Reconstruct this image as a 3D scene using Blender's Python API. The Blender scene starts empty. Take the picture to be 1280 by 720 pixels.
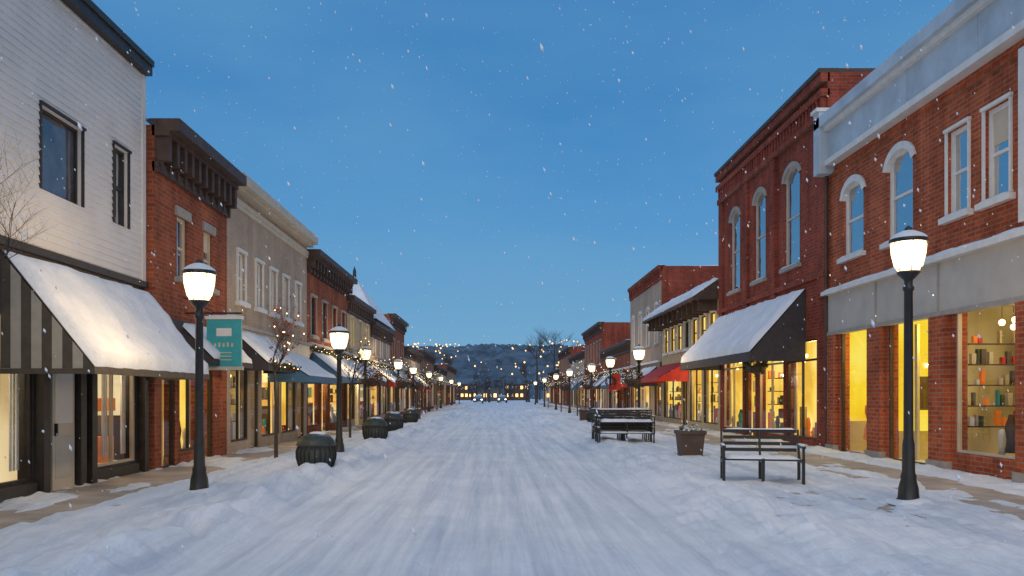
import bpy, bmesh, math, random
import numpy as np
from mathutils import Vector, noise, Matrix

scene = bpy.context.scene
R = random.Random(7)
scene.view_settings.view_transform = 'Standard'
scene.view_settings.look = 'None'
scene.view_settings.exposure = 0

# ------------------------------------------------------------ materials
def new_mat(name):
    m = bpy.data.materials.new(name); m.use_nodes = True
    nt = m.node_tree; nt.nodes.clear()
    out = nt.nodes.new('ShaderNodeOutputMaterial')
    return m, nt, out

def objco(nt):
    return nt.nodes.new('ShaderNodeTexCoord').outputs['Object']

def noise_tex(nt, co, scale, detail=4, rough=.6):
    n = nt.nodes.new('ShaderNodeTexNoise'); n.inputs['Scale'].default_value = scale
    n.inputs['Detail'].default_value = detail; n.inputs['Roughness'].default_value = rough
    nt.links.new(co, n.inputs['Vector']); return n

def ramp(nt, fac, stops):
    r = nt.nodes.new('ShaderNodeValToRGB'); e = r.color_ramp.elements
    while len(e) < len(stops): e.new(0.5)
    for el, (p, c) in zip(e, stops):
        el.position = p; el.color = (c[0], c[1], c[2], 1)
    nt.links.new(fac, r.inputs['Fac']); return r

def mathn(nt, op, a, b=None):
    m = nt.nodes.new('ShaderNodeMath'); m.operation = op
    for i, v in enumerate((a, b)):
        if v is None: continue
        if isinstance(v, (int, float)): m.inputs[i].default_value = v
        else: nt.links.new(v, m.inputs[i])
    return m.outputs[0]

def mixc(nt, fac, a, b, mode='MIX'):
    m = nt.nodes.new('ShaderNodeMix'); m.data_type = 'RGBA'; m.blend_type = mode
    for sock, v in ((m.inputs[0], fac), (m.inputs[6], a), (m.inputs[7], b)):
        if isinstance(v, (int, float)): sock.default_value = v
        elif isinstance(v, (tuple, list)): sock.default_value = (v[0], v[1], v[2], 1)
        else: nt.links.new(v, sock)
    return m.outputs[2]

def P_mat(name, col, rough=.7, var=.25, scale=3, bump=.0, bscale=20, metal=0, emis=None, estr=0, spec=.5):
    m, nt, out = new_mat(name)
    b = nt.nodes.new('ShaderNodeBsdfPrincipled'); co = objco(nt)
    n = noise_tex(nt, co, scale, 4)
    lo = tuple(c*(1-var) for c in col); hi = tuple(min(1, c*(1+var)) for c in col)
    r = ramp(nt, n.outputs['Fac'], [(.3, lo), (.7, hi)])
    nt.links.new(r.outputs[0], b.inputs['Base Color'])
    b.inputs['Roughness'].default_value = rough; b.inputs['Metallic'].default_value = metal
    b.inputs['Specular IOR Level'].default_value = spec
    if emis:
        b.inputs['Emission Color'].default_value = (*emis, 1); b.inputs['Emission Strength'].default_value = estr
        m.cycles.emission_sampling = 'NONE'
    if bump:
        n2 = noise_tex(nt, co, bscale, 3); bp = nt.nodes.new('ShaderNodeBump')
        bp.inputs['Strength'].default_value = bump; bp.inputs['Distance'].default_value = .02
        nt.links.new(n2.outputs['Fac'], bp.inputs['Height']); nt.links.new(bp.outputs[0], b.inputs['Normal'])
    nt.links.new(b.outputs[0], out.inputs[0]); return m

def brick_mat(name, c1, c2, mortar, w=.26, h=.095, vary=1.0):
    m, nt, out = new_mat(name)
    b = nt.nodes.new('ShaderNodeBsdfPrincipled'); co = objco(nt)
    s = nt.nodes.new('ShaderNodeSeparateXYZ'); nt.links.new(co, s.inputs[0])
    c = nt.nodes.new('ShaderNodeCombineXYZ')
    nt.links.new(mathn(nt, 'ADD', s.outputs[0], s.outputs[1]), c.inputs[0]); nt.links.new(s.outputs[2], c.inputs[1])
    t = nt.nodes.new('ShaderNodeTexBrick'); nt.links.new(c.outputs[0], t.inputs['Vector'])
    t.inputs['Scale'].default_value = 1; t.inputs['Brick Width'].default_value = w
    t.inputs['Row Height'].default_value = h; t.inputs['Mortar Size'].default_value = .012
    t.inputs['Mortar Smooth'].default_value = .2; t.inputs['Bias'].default_value = -.1
    t.inputs['Color1'].default_value = (*c1, 1); t.inputs['Color2'].default_value = (*c2, 1)
    t.inputs['Mortar'].default_value = (*mortar, 1)
    n = noise_tex(nt, co, .7, 5, .65)
    r = ramp(nt, n.outputs['Fac'], [(.3, (.7, .67, .65)), (.65, (1.15, 1.1, 1.05))])
    col = mixc(nt, vary, t.outputs['Color'], r.outputs[0], 'MULTIPLY')
    # streaks of damp running down the wall
    mp = nt.nodes.new('ShaderNodeMapping'); mp.inputs['Scale'].default_value = (2.2, 2.2, .25); nt.links.new(co, mp.inputs[0])
    n3 = noise_tex(nt, mp.outputs[0], 1.2, 4, .6)
    r3 = ramp(nt, n3.outputs['Fac'], [(.35, (.74, .72, .72)), (.6, (1.08, 1.08, 1.08))])
    col = mixc(nt, vary, col, r3.outputs[0], 'MULTIPLY')
    nt.links.new(col, b.inputs['Base Color'])
    b.inputs['Roughness'].default_value = .9; b.inputs['Specular IOR Level'].default_value = .2
    bp = nt.nodes.new('ShaderNodeBump'); bp.inputs['Strength'].default_value = .6; bp.inputs['Distance'].default_value = .012
    bp.invert = True
    nt.links.new(t.outputs['Fac'], bp.inputs['Height']); nt.links.new(bp.outputs[0], b.inputs['Normal'])
    nt.links.new(b.outputs[0], out.inputs[0]); return m

def glass_opaque(name, tint=(.02, .035, .05), refl=.55, rough=.04):
    m, nt, out = new_mat(name); co = objco(nt)
    d = nt.nodes.new('ShaderNodeBsdfDiffuse')
    n = noise_tex(nt, co, 1.3, 3); r = ramp(nt, n.outputs['Fac'], [(.35, tint), (.7, tuple(t*2.6 for t in tint))])
    nt.links.new(r.outputs[0], d.inputs[0])
    g = nt.nodes.new('ShaderNodeBsdfGlossy'); g.inputs['Roughness'].default_value = rough
    n2 = noise_tex(nt, co, 1.8, 1); bp = nt.nodes.new('ShaderNodeBump'); bp.inputs['Strength'].default_value = .14
    bp.inputs['Distance'].default_value = .1
    nt.links.new(n2.outputs['Fac'], bp.inputs['Height']); nt.links.new(bp.outputs[0], g.inputs['Normal'])
    mx = nt.nodes.new('ShaderNodeMixShader'); mx.inputs[0].default_value = refl
    nt.links.new(d.outputs[0], mx.inputs[1]); nt.links.new(g.outputs[0], mx.inputs[2])
    nt.links.new(mx.outputs[0], out.inputs[0]); return m

def glass_clear(name):
    m, nt, out = new_mat(name)
    t = nt.nodes.new('ShaderNodeBsdfTransparent'); t.inputs[0].default_value = (.95, .96, .95, 1)
    g = nt.nodes.new('ShaderNodeBsdfGlossy'); g.inputs['Roughness'].default_value = .02
    ge = nt.nodes.new('ShaderNodeNewGeometry'); dt = nt.nodes.new('ShaderNodeVectorMath'); dt.operation = 'DOT_PRODUCT'
    nt.links.new(ge.outputs['Incoming'], dt.inputs[0]); nt.links.new(ge.outputs['Normal'], dt.inputs[1])
    c = mathn(nt, 'SUBTRACT', 1.0, mathn(nt, 'ABSOLUTE', dt.outputs['Value']))
    f = mathn(nt, 'ADD', mathn(nt, 'MULTIPLY', mathn(nt, 'POWER', c, 5), .6), .05)
    mx = nt.nodes.new('ShaderNodeMixShader')
    nt.links.new(f, mx.inputs[0]); nt.links.new(t.outputs[0], mx.inputs[1]); nt.links.new(g.outputs[0], mx.inputs[2])
    nt.links.new(mx.outputs[0], out.inputs[0]); return m

def lit_mat(name, stops, strength, scale=1.6):
    m, nt, out = new_mat(name); co = objco(nt)
    mp = nt.nodes.new('ShaderNodeMapping'); mp.inputs['Scale'].default_value = (1, 1, .5)
    nt.links.new(co, mp.inputs[0])
    n = noise_tex(nt, mp.outputs[0], scale, 2, .5)
    r = ramp(nt, n.outputs['Fac'], stops)
    e = nt.nodes.new('ShaderNodeEmission'); e.inputs[1].default_value = strength
    nt.links.new(r.outputs[0], e.inputs[0]); nt.links.new(e.outputs[0], out.inputs[0])
    m.cycles.emission_sampling = 'NONE'; return m

def emit(name, col, s):
    m, nt, out = new_mat(name); e = nt.nodes.new('ShaderNodeEmission')
    e.inputs[0].default_value = (*col, 1); e.inputs[1].default_value = s
    nt.links.new(e.outputs[0], out.inputs[0]); m.cycles.emission_sampling = 'NONE'; return m

def snow_mat(name, road=False):
    m, nt, out = new_mat(name); co = objco(nt)
    b = nt.nodes.new('ShaderNodeBsdfPrincipled'); b.inputs['Roughness'].default_value = .65
    b.inputs['Specular IOR Level'].default_value = .25
    n = noise_tex(nt, co, .6 if road else 2, 4, .65)
    r = ramp(nt, n.outputs['Fac'], [(.3, (.72, .76, .82)), (.65, (.87, .89, .925))])
    col = r.outputs[0]
    if road:
        mp = nt.nodes.new('ShaderNodeMapping'); mp.inputs['Scale'].default_value = (2.6, .08, 1); nt.links.new(co, mp.inputs[0])
        n2 = noise_tex(nt, mp.outputs[0], 1.4, 6, .72)
        r2 = ramp(nt, n2.outputs['Fac'], [(.34, (.64, .69, .76)), (.58, (1, 1, 1))])
        col = mixc(nt, .85, col, r2.outputs[0], 'MULTIPLY')
    nt.links.new(col, b.inputs['Base Color'])
    n3 = noise_tex(nt, co, 11, 5, .75); bp = nt.nodes.new('ShaderNodeBump')
    bp.inputs['Strength'].default_value = .8; bp.inputs['Distance'].default_value = .045
    nt.links.new(n3.outputs['Fac'], bp.inputs['Height']); nt.links.new(bp.outputs[0], b.inputs['Normal'])
    nt.links.new(b.outputs[0], out.inputs[0]); return m

M = {}
M['snow'] = snow_mat('snow'); M['snow_road'] = snow_mat('snow_road', True)
M['brick_orange'] = brick_mat('brick_orange', (.50, .11, .038), (.33, .062, .024), (.34, .21, .15))
M['brick_dark'] = brick_mat('brick_dark', (.36, .065, .036), (.24, .040, .025), (.22, .12, .09))
M['brick_brown'] = brick_mat('brick_brown', (.40, .10, .042), (.26, .056, .027), (.27, .17, .12))
M['brick_beige'] = brick_mat('brick_beige', (.50, .40, .31), (.45, .36, .28), (.43, .36, .29), vary=.5)
M['siding'] = P_mat('white_siding', (.72, .68, .64), .6, .06, 1.5, .1, 30)
M['cream'] = P_mat('cream_paint', (.58, .50, .38), .6, .1, 2)
M['white'] = P_mat('white_paint', (.72, .71, .68), .5, .08, 4)
M['greypanel'] = P_mat('grey_panel', (.48, .45, .40), .6, .1, 2, .15, 12)
M['bluegrey'] = P_mat('painted_cornice', (.45, .53, .60), .5, .16, 1.5, .1, 8)
M['darkwood'] = P_mat('dark_wood', (.035, .028, .024), .5, .3, 6)
M['darkbrown'] = P_mat('dark_brown_trim', (.075, .045, .032), .6, .3, 4)
M['black'] = P_mat('black_iron', (.016, .018, .02), .38, .3, 8)
M['stone'] = P_mat('stone', (.36, .33, .29), .8, .15, 4, .3, 20)
M['concrete'] = P_mat('concrete', (.42, .35, .29), .85, .25, 1.6, .4, 25)
M['yellowwall'] = P_mat('pale_yellow_wall', (.5, .40, .22), .7, .1, 2)
M['greenmetal'] = P_mat('dark_green_metal', (.035, .045, .04), .5, .3, 8)
M['teal'] = P_mat('teal_sign', (.04, .36, .40), .5, .1, 4)
M['red'] = P_mat('red_fabric', (.5, .03, .02), .7, .2, 4)
M['blue'] = P_mat('blue_fabric', (.06, .16, .28), .7, .2, 4)
M['awn_dark'] = P_mat('dark_canvas', (.05, .045, .05), .8, .2, 6)
M['awn_brown'] = P_mat('brown_canvas', (.11, .085, .06), .8, .2, 6)
M['awn_cream'] = P_mat('cream_canvas', (.50, .44, .34), .8, .1, 6)
M['bark'] = P_mat('bark', (.07, .05, .038), .9, .3, 12)
M['leaf'] = P_mat('evergreen_leaf', (.05, .075, .03), .8, .5, 9)
M['leafred'] = P_mat('dry_red_leaf', (.35, .03, .02), .8, .4, 9)
M['glass'] = glass_opaque('window_glass', refl=.7)
M['glass_dim'] = glass_opaque('dim_window_glass', (.05, .05, .06), .2, .1)
M['clear'] = glass_clear('shop_glass')
M['lit_yellow'] = lit_mat('lit_yellow_wall', [(.3, (.85, .46, .01)), (.55, (.98, .68, .03)), (.75, (1, .85, .16))], 1.1, .9)
M['lit_warm'] = lit_mat('lit_warm_shop', [(.32, (.6, .24, .03)), (.5, (.98, .55, .12)), (.7, (1, .80, .36))], 1.2, 1.5)
M['lit_amber'] = lit_mat('lit_amber_shop', [(.32, (.7, .36, .04)), (.5, (.98, .62, .09)), (.7, (1, .82, .26))], 1.2, 1.3)
M['lit_brown'] = lit_mat('lit_brown_room', [(.3, (.16, .09, .025)), (.5, (.34, .21, .055)), (.75, (.55, .36, .11))], .85, 1.0)
M['lit_pale'] = lit_mat('lit_pale_room', [(.3, (.55, .38, .17)), (.5, (.85, .64, .34)), (.75, (1, .85, .5))], 1.0, 1.0)
M['bulb'] = emit('warm_bulb', (1, .75, .38), 5)
M['bulb_far'] = emit('far_bulb', (1, .56, .2), 3.0)
M['head'] = emit('headlight', (1, .93, .8), 6)
M['tail'] = emit('tail_light', (1, .05, .02), 3)
M['hazed_forest'] = P_mat('hazed_winter_forest', (.085, .13, .18), .95, .5, .05)  # winter woodland; bluish distance haze is put into the base colour
M['car'] = P_mat('car_paint', (.08, .09, .11), .35, .1, 2)
M['tyre'] = P_mat('tyre', (.02, .02, .02), .8, .1, 4)
M['orange'] = P_mat('glowing_orange_cloth', (.7, .16, .02), .8, .2, 4, emis=(.7, .2, .02), estr=.25)  # faint emission added, so the cloth glows by itself
M['flake'] = P_mat('snowflake', (.88, .9, .94), .6, .02, 1)
m, nt, out = new_mat('lantern_glass')
e = nt.nodes.new('ShaderNodeEmission'); e.inputs[0].default_value = (1, .76, .42, 1); e.inputs[1].default_value = 3.8
t = nt.nodes.new('ShaderNodeBsdfTransparent'); mx = nt.nodes.new('ShaderNodeMixShader'); mx.inputs[0].default_value = .6
nt.links.new(t.outputs[0], mx.inputs[1]); nt.links.new(e.outputs[0], mx.inputs[2]); nt.links.new(mx.outputs[0], out.inputs[0])
m.cycles.emission_sampling = 'NONE'
M['lantern'] = m

# ------------------------------------------------------------ mesh batcher
class MB:
    def __init__(s): s.v = []; s.f = []; s.mi = []; s.mats = []; s.sm = []
    def m(s, k):
        if k not in s.mats: s.mats.append(k)
        return s.mats.index(k)
    def face(s, pts, k, smooth=False):
        b = len(s.v); s.v += [tuple(p) for p in pts]; s.f.append(tuple(range(b, b+len(pts)))); s.mi.append(s.m(k)); s.sm.append(smooth)
    def addmesh(s, vs, fs, k, smooth=False):
        b = len(s.v); s.v += [tuple(p) for p in vs]; i = s.m(k)
        for f in fs: s.f.append(tuple(b+j for j in f)); s.mi.append(i); s.sm.append(smooth)
    def box(s, x0, x1, y0, y1, z0, z1, k):
        if x0 > x1: x0, x1 = x1, x0
        if y0 > y1: y0, y1 = y1, y0
        if z0 > z1: z0, z1 = z1, z0
        vs = [(x0,y0,z0),(x1,y0,z0),(x1,y1,z0),(x0,y1,z0),(x0,y0,z1),(x1,y0,z1),(x1,y1,z1),(x0,y1,z1)]
        s.addmesh(vs, [(3,2,1,0),(4,5,6,7),(0,1,5,4),(1,2,6,5),(2,3,7,6),(3,0,4,7)], k)
    def tube(s, a, b, ra, rb, k, n=6, caps=False):
        a = Vector(a); b = Vector(b); d = (b-a)
        if d.length < 1e-6: return
        d.normalize(); up = Vector((0,0,1)) if abs(d.z) < .9 else Vector((1,0,0))
        x = d.cross(up).normalized(); y = d.cross(x)
        vs = []
        for c, r in ((a, ra), (b, rb)):
            for i in range(n):
                t = 2*math.pi*i/n; vs.append(c + x*(r*math.cos(t)) + y*(r*math.sin(t)))
        fs = [(i, (i+1) % n, n+(i+1) % n, n+i) for i in range(n)]
        if caps: fs += [tuple(range(n))[::-1], tuple(range(n, 2*n))]
        s.addmesh(vs, fs, k, True)
    def lathe(s, cx, cy, prof, k, n=20, sx=1, sy=1, smooth=True):
        vs = []
        for r, z in prof:
            for i in range(n):
                t = 2*math.pi*i/n; vs.append((cx+r*sx*math.cos(t), cy+r*sy*math.sin(t), z))
        fs = []
        for j in range(len(prof)-1):
            for i in range(n): fs.append((j*n+i, j*n+(i+1) % n, (j+1)*n+(i+1) % n, (j+1)*n+i))
        s.addmesh(vs, fs, k, smooth)
    def obj(s, name, parent=None, loc=None, rot=0):
        me = bpy.data.meshes.new(name); me.from_pydata(s.v, [], s.f)
        for k in s.mats: me.materials.append(M[k])
        me.polygons.foreach_set('material_index', s.mi); me.polygons.foreach_set('use_smooth', s.sm)
        me.update()
        o = bpy.data.objects.new(name, me); scene.collection.objects.link(o)
        if parent: o.parent = parent
        if loc: o.location = loc
        if rot: o.rotation_euler[2] = rot
        return o

def empty(name, loc=(0, 0, 0)):
    o = bpy.data.objects.new(name, None); scene.collection.objects.link(o); o.location = loc; o.empty_display_size = .3
    return o

def point(name, loc, power, col, radius=.1, parent=None):
    l = bpy.data.lights.new(name, 'POINT'); l.energy = power; l.color = col; l.shadow_soft_size = radius
    o = bpy.data.objects.new(name, l); scene.collection.objects.link(o); o.location = loc
    if parent: o.parent = parent
    return o

def leaf_cluster(mb, c, r, n, k, sz=.05, flat=1.0):
    for i in range(n):
        d = Vector((R.gauss(0, 1), R.gauss(0, 1), R.gauss(0, 1)*flat)).normalized()*r*(.4+.6*R.random()**.5)
        p = Vector(c)+d; a = Vector((R.uniform(-1, 1), R.uniform(-1, 1), R.uniform(-1, 1))).normalized()
        t = a.orthogonal().normalized(); q = a.cross(t); s = sz*R.uniform(.6, 1.4)
        mb.face([p-t*s, p+q*s*.5, p+t*s, p-q*s*.5], k)

# ------------------------------------------------------------ building kit
class Bld:
    """u = along street (world Y), v = height, w = out from facade towards the street"""
    def __init__(s, name, side, X, y0, y1, H, wall, depth=14, sidewall=None):
        s.e = empty(name); s.s = 1 if side == 'L' else -1; s.X = X; s.y0 = y0+.012; s.y1 = y1-.012; s.H = H
        s.parts = {}; s.wall = wall; s.depth = depth; s.sw = sidewall or wall; s.ops = []
    def p(s, n):
        if n not in s.parts: s.parts[n] = MB()
        return s.parts[n]
    def P(s, u, v, w): return (s.X + s.s*w, u, v)
    def box(s, part, u0, u1, v0, v1, w0, w1, k): s.p(part).box(s.X+s.s*w0, s.X+s.s*w1, u0, u1, v0, v1, k)
    def quad(s, part, pts, k): s.p(part).face([s.P(*q) for q in pts], k)
    def facade(s, v0, v1, k, ops, lap=None, rev=.25, revk=None):
        u0, u1 = s.y0, s.y1
        us = sorted(set([u0, u1] + [o[0] for o in ops] + [o[1] for o in ops]))
        vs = set([v0, v1] + [o[2] for o in ops] + [o[3] for o in ops])
        vs = sorted(vs)
        def hit(u, v): return any(o[0] < u < o[1] and o[2] < v < o[3] for o in ops)
        for a, b in zip(us, us[1:]):
            for c, d in zip(vs, vs[1:]):
                if hit((a+b)/2, (c+d)/2): continue
                if not lap:
                    s.quad('walls', [(a, c, 0), (b, c, 0), (b, d, 0), (a, d, 0)], k)
                else:
                    z = c
                    while z < d-1e-4:
                        k0 = math.floor((z+1e-4)/lap)*lap; k1 = k0+lap; t = min(k1, d)
                        f = lambda q: .004+.024*(1-(q-k0)/lap)
                        s.quad('walls', [(a, z, f(z)), (b, z, f(z)), (b, t, f(t)), (a, t, f(t))], k)
                        s.quad('walls', [(a, z, f(z)), (b, z, f(z)), (b, z, 0), (a, z, 0)], k)
                        z = t
        for o in ops:
            a, b, c, d = o[:4]; rk = revk or k
            for q in ([(a, c, 0), (a, d, 0), (a, d, -rev), (a, c, -rev)], [(b, c, 0), (b, d, 0), (b, d, -rev), (b, c, -rev)],
                      [(a, d, 0), (b, d, 0), (b, d, -rev), (a, d, -rev)], [(a, c, 0), (b, c, 0), (b, c, -rev), (a, c, -rev)]):
                s.quad('walls', q, rk)
    def shell(s):
        D = s.depth; H = s.H
        s.quad('side_walls', [(s.y0, -.2, 0), (s.y0, -.2, -D), (s.y0, H, -D), (s.y0, H, 0)], s.sw)
        s.quad('side_walls', [(s.y1, -.2, 0), (s.y1, -.2, -D), (s.y1, H, -D), (s.y1, H, 0)], s.sw)
        s.quad('side_walls', [(s.y0, -.2, -D), (s.y1, -.2, -D), (s.y1, H, -D), (s.y0, H, -D)], s.sw)
        s.quad('roof', [(s.y0, H-.02, 0), (s.y1, H-.02, 0), (s.y1, H-.02, -D), (s.y0, H-.02, -D)], 'darkwood')
    def snowslab(s, u0, u1, v, w0, w1, th=.08, seed=0):
        snow_patch(s.p('snow'), s.P(u0, v, w0), s.P(u1, v, w0), s.P(u1, v, w1), s.P(u0, v, w1), th, max(3, int((u1-u0)/.2)), 4)
    def cornice(s, H, proj, k, fr=.5, gap=.55, bk=None, th=.16, dent=True):
        u0, u1 = s.y0, s.y1; bk = bk or k
        s.box('cornice', u0, u1, H-th, H+.05, -.06, proj, k)
        s.box('cornice', u0, u1, H-th-.1, H-th-.002, -.05, proj*.6, k)
        s.box('cornice', u0, u1, H-fr-.25, H-fr-.12, -.05, .08, k)
        if dent:
            n = max(2, int((u1-u0)/gap))
            for i in range(n+1):
                c = u0+.12+(u1-u0-.24)*i/n
                s.box('cornice', c-.07, c+.07, H-fr-.1, H-th-.102, -.05, proj*.55, bk)
                s.box('cornice', c-.05, c+.05, H-fr-.3, H-fr-.102, -.05, proj*.25, bk)
        s.snowslab(u0, u1, H+.052, -.25, proj-.03, .07)
    def window(s, o, fr='white', glass='glass', arch=0, trim=None, sill='stone', head=None, wallk=None, split=True, tw=.09, vm=False, fw=.055, sp=.14, blind=None):
        a, b, c, d = o[:4]; g = -.11; f = fw; W = b-a; mid = (a+b)/2
        mb = 'window_frames'
        s.quad('window_glass', [(a, c, g), (b, c, g), (b, d, g), (a, d, g)], glass)
        if blind:
            s.box('blinds', a+f, b-f, d-(d-c)*blind, d-f, g+.004, g+.012, 'cream')
        s.box(mb, a+.003, a+f, c, d, g-.03, g+.05, fr); s.box(mb, b-f, b-.003, c, d, g-.03, g+.05, fr)
        s.box(mb, a+f, b-f, c+.003, c+f, g-.03, g+.05, fr); s.box(mb, a+f, b-f, d-f, d-.003, g-.03, g+.05, fr)
        if split: s.box(mb, a+f, b-f, (c+d)/2-.03, (c+d)/2+.03, g-.03, g+.035, fr)
        if vm: s.box(mb, mid-.02, mid+.02, c+f, d-f, g-.028, g+.03, fr)
        if arch:
            n = 14; wk = wallk or s.wall
            def A(i):
                t = -1+2*i/n
                return mid+t*W/2, d-arch*(1-math.sqrt(max(0, 1-t*t*.98)))
            for i in range(n):
                (x0, z0), (x1, z1) = A(i), A(i+1)
                s.quad('walls', [(x0, z0, 0), (x1, z1, 0), (x1, d, 0), (x0, d, 0)], wk)
                s.quad('walls', [(x0, z0, 0), (x1, z1, 0), (x1, z1, -.2), (x0, z0, -.2)], fr)
            if trim:
                ps = []
                for i in range(n+1):
                    x, z = A(i); cx, cz = mid, d-arch-.1
                    dx, dz = x-cx, z-cz; L = math.hypot(dx, dz)
                    ps.append((x, z, x+dx/L*sp, z+dz/L*sp))
                for p0, p1 in zip(ps, ps[1:]):
                    s.quad('trim', [(p0[0], p0[1], .05), (p1[0], p1[1], .05), (p1[2], p1[3], .05), (p0[2], p0[3], .05)], trim)
                    s.quad('trim', [(p0[2], p0[3], .05), (p1[2], p1[3], .05), (p1[2], p1[3], 0), (p0[2], p0[3], 0)], trim)
                    s.quad('trim', [(p0[0], p0[1], .05), (p1[0], p1[1], .05), (p1[0], p1[1], 0), (p0[0], p0[1], 0)], trim)
        top = d-arch if arch else d
        if trim and tw:
            s.box('trim', a-tw, a-.002, c, top, -.02, .045, trim); s.box('trim', b+.002, b+tw, c, top, -.02, .045, trim)
            if not arch: s.box('trim', a-tw-.02, b+tw+.02, d+.002, d+tw*1.3, -.02, .07, trim)
        if head and not arch: s.box('trim', a-.12, b+.12, d+.002, d+.2, -.02, .05, head)
        if sill:
            s.box('trim', a-.14, b+.14, c-.12, c-.002, -.02, .13, sill)
            s.snowslab(a-.13, b+.13, c, -.0, .12, .045)
    def shop(s, o, inter='lit_warm', room=False, mull=1, fr='darkwood', depth=1.9, light=0, lcol=(1, .75, .35), seed=1, items=True, transom=0, bottom=.0, shelves=None):
        a, b, c, d = o[:4]; g = -.07; f = .05; mb = 'shopfront_frames'
        s.quad('shop_glass', [(a, c, g), (b, c, g), (b, d, g), (a, d, g)], 'clear')
        s.box(mb, a+.003, a+f, c, d, g-.04, g+.04, fr); s.box(mb, b-f, b-.003, c, d, g-.04, g+.04, fr)
        s.box(mb, a+f, b-f, c+.003, c+f+bottom, g-.04, g+.04, fr); s.box(mb, a+f, b-f, d-f, d-.003, g-.04, g+.04, fr)
        for i in range(1, mull+1):
            x = a+(b-a)*i/(mull+1); s.box(mb, x-.02, x+.02, c+f, d-f, g-.035, g+.035, fr)
        if transom: s.box(mb, a+f, b-f, transom-.03, transom+.03, g-.037, g+.03, fr)
        w1 = -depth if room else -.75; bx = b+.15 if room else b+.002
        q = lambda pts, k: s.quad('interior', pts, k)
        q([(a-.15, c-.1, w1), (b+.15, c-.1, w1), (b+.15, d+.1, w1), (a-.15, d+.1, w1)], inter)
        for x in (a-.15, bx): q([(x, c-.1, -.26), (x, d+.1, -.26), (x, d+.1, w1), (x, c-.1, w1)], inter)
        q([(a-.15, d+.1, -.26), (b+.15, d+.1, -.26), (b+.15, d+.1, w1), (a-.15, d+.1, w1)], 'cream')
        q([(a-.15, c-.1, -.26), (b+.15, c-.1, -.26), (b+.15, c-.1, w1), (a-.15, c-.1, w1)], 'darkbrown')
        r = random.Random(seed)
        if items:
            pal = ['red', 'white', 'cream', 'darkbrown', 'teal', 'orange', 'leaf', 'stone', 'awn_brown', 'yellowwall']
            kind = shelves if shelves is not None else r.choice((0, 1, 2))
            if kind == 1:
                st = r.uniform(.38, .55); hs = [c+.5+st*i for i in range(int((d-c-.7)/st))]
                for z in hs:
                    s.box('shelving', a-.1, b-.05, z, z+.03, w1+.01, w1+.2, 'darkbrown'); s.box('shelving', bx-.16, bx-.01, z+.002, z+.028, w1+.21, -.3, 'darkbrown')
                    x = a
                    while x < b-.2:
                        ww = r.uniform(.05, .16); h = r.uniform(.1, .33)
                        if r.random() < .75: s.box('stock', x, x+ww, z+.031, z+.031+h, w1+.04, w1+.16, r.choice(pal))
                        x += ww+r.uniform(.02, .16)
                    w = w1+.24
                    while w < -.38:
                        ww = r.uniform(.04, .1); h = r.uniform(.1, .33)
                        if r.random() < .75: s.box('stock', bx-.13, bx-.04, z+.031, z+.031+h, w, w+ww, r.choice(pal))
                        w += ww+r.uniform(.02, .08)
            elif kind == 2:   # pictures and half-height screen
                s.box('shelving', bx-.05, bx-.01, c, c+.9, w1+.02, -.3, r.choice(['darkbrown', 'awn_brown', 'red']))
                for i in range(2):
                    z = c+1.1+.55*i; s.box('stock', bx-.04, bx-.01, z, z+.4, w1+.1+.1*i, w1+.4+.05*i, r.choice(['darkwood', 'teal', 'white']))
                x = a+.3
                while x < b-.5:
                    z = c+r.uniform(.9, 1.3); ww = r.uniform(.25, .5); s.box('stock', x, x+ww, z, z+r.uniform(.3, .6), w1+.01, w1+.04, r.choice(['darkwood', 'white', 'red', 'awn_brown'])); x += ww+r.uniform(.2, .6)
            else:             # gathered curtains to each side
                for (p0, p1) in ((a+.06, a+.3), (b-.3, b-.06)):
                    for i in range(6): s.box('curtains', p0+(p1-p0)*i/6+.003, p0+(p1-p0)*(i+1)/6-.003, c+.1, d-.08, -.22-(i % 2)*.03, -.2-(i % 2)*.03, 'cream')
            n = int((b-a)/.3)
            for i in range(n):
                x = a+.1+(b-a-.2)*(i+.5)/n+r.uniform(-.06, .06); h = r.uniform(.15, .7 if not room else 1.0)*(1.5 if r.random() < .15 else 1); ww = r.uniform(.05, .12); w = r.uniform(-.5, -.3) if not room else r.uniform(-1.2, -.4)
                k = r.choice(pal)
                if r.random() < .4: s.box('display', x-ww, x+ww, c, c+h, w-.1, w+.06, k)
                else:
                    px, py, _ = s.P(x, 0, w); s.p('display').lathe(px, py, [(.0, c+h+.1), (.05, c+h+.08), (.06, c+h), (ww, c+h*.75), (ww*.7, c+h*.4), (ww, c), (0, c)], k, 10)
            for i in range(max(1, n//2)):
                x = r.uniform(a+.2, b-.2); w = r.uniform(-.6, -.3); z = d-r.uniform(.25, .7)
                px, py, _ = s.P(x, 0, w)
                s.p('display').lathe(px, py, [(0, z+.07), (.05, z+.04), (.06, z), (.04, z-.05), (0, z-.06)], 'bulb', 8)
                s.p('display').tube((px, py, z+.06), (px, py, d), .006, .006, 'black', 4)
        if light: point('shop_light', s.P((a+b)/2, d-.35, -.9 if room else -.4), light, lcol, .12, s.e)
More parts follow.
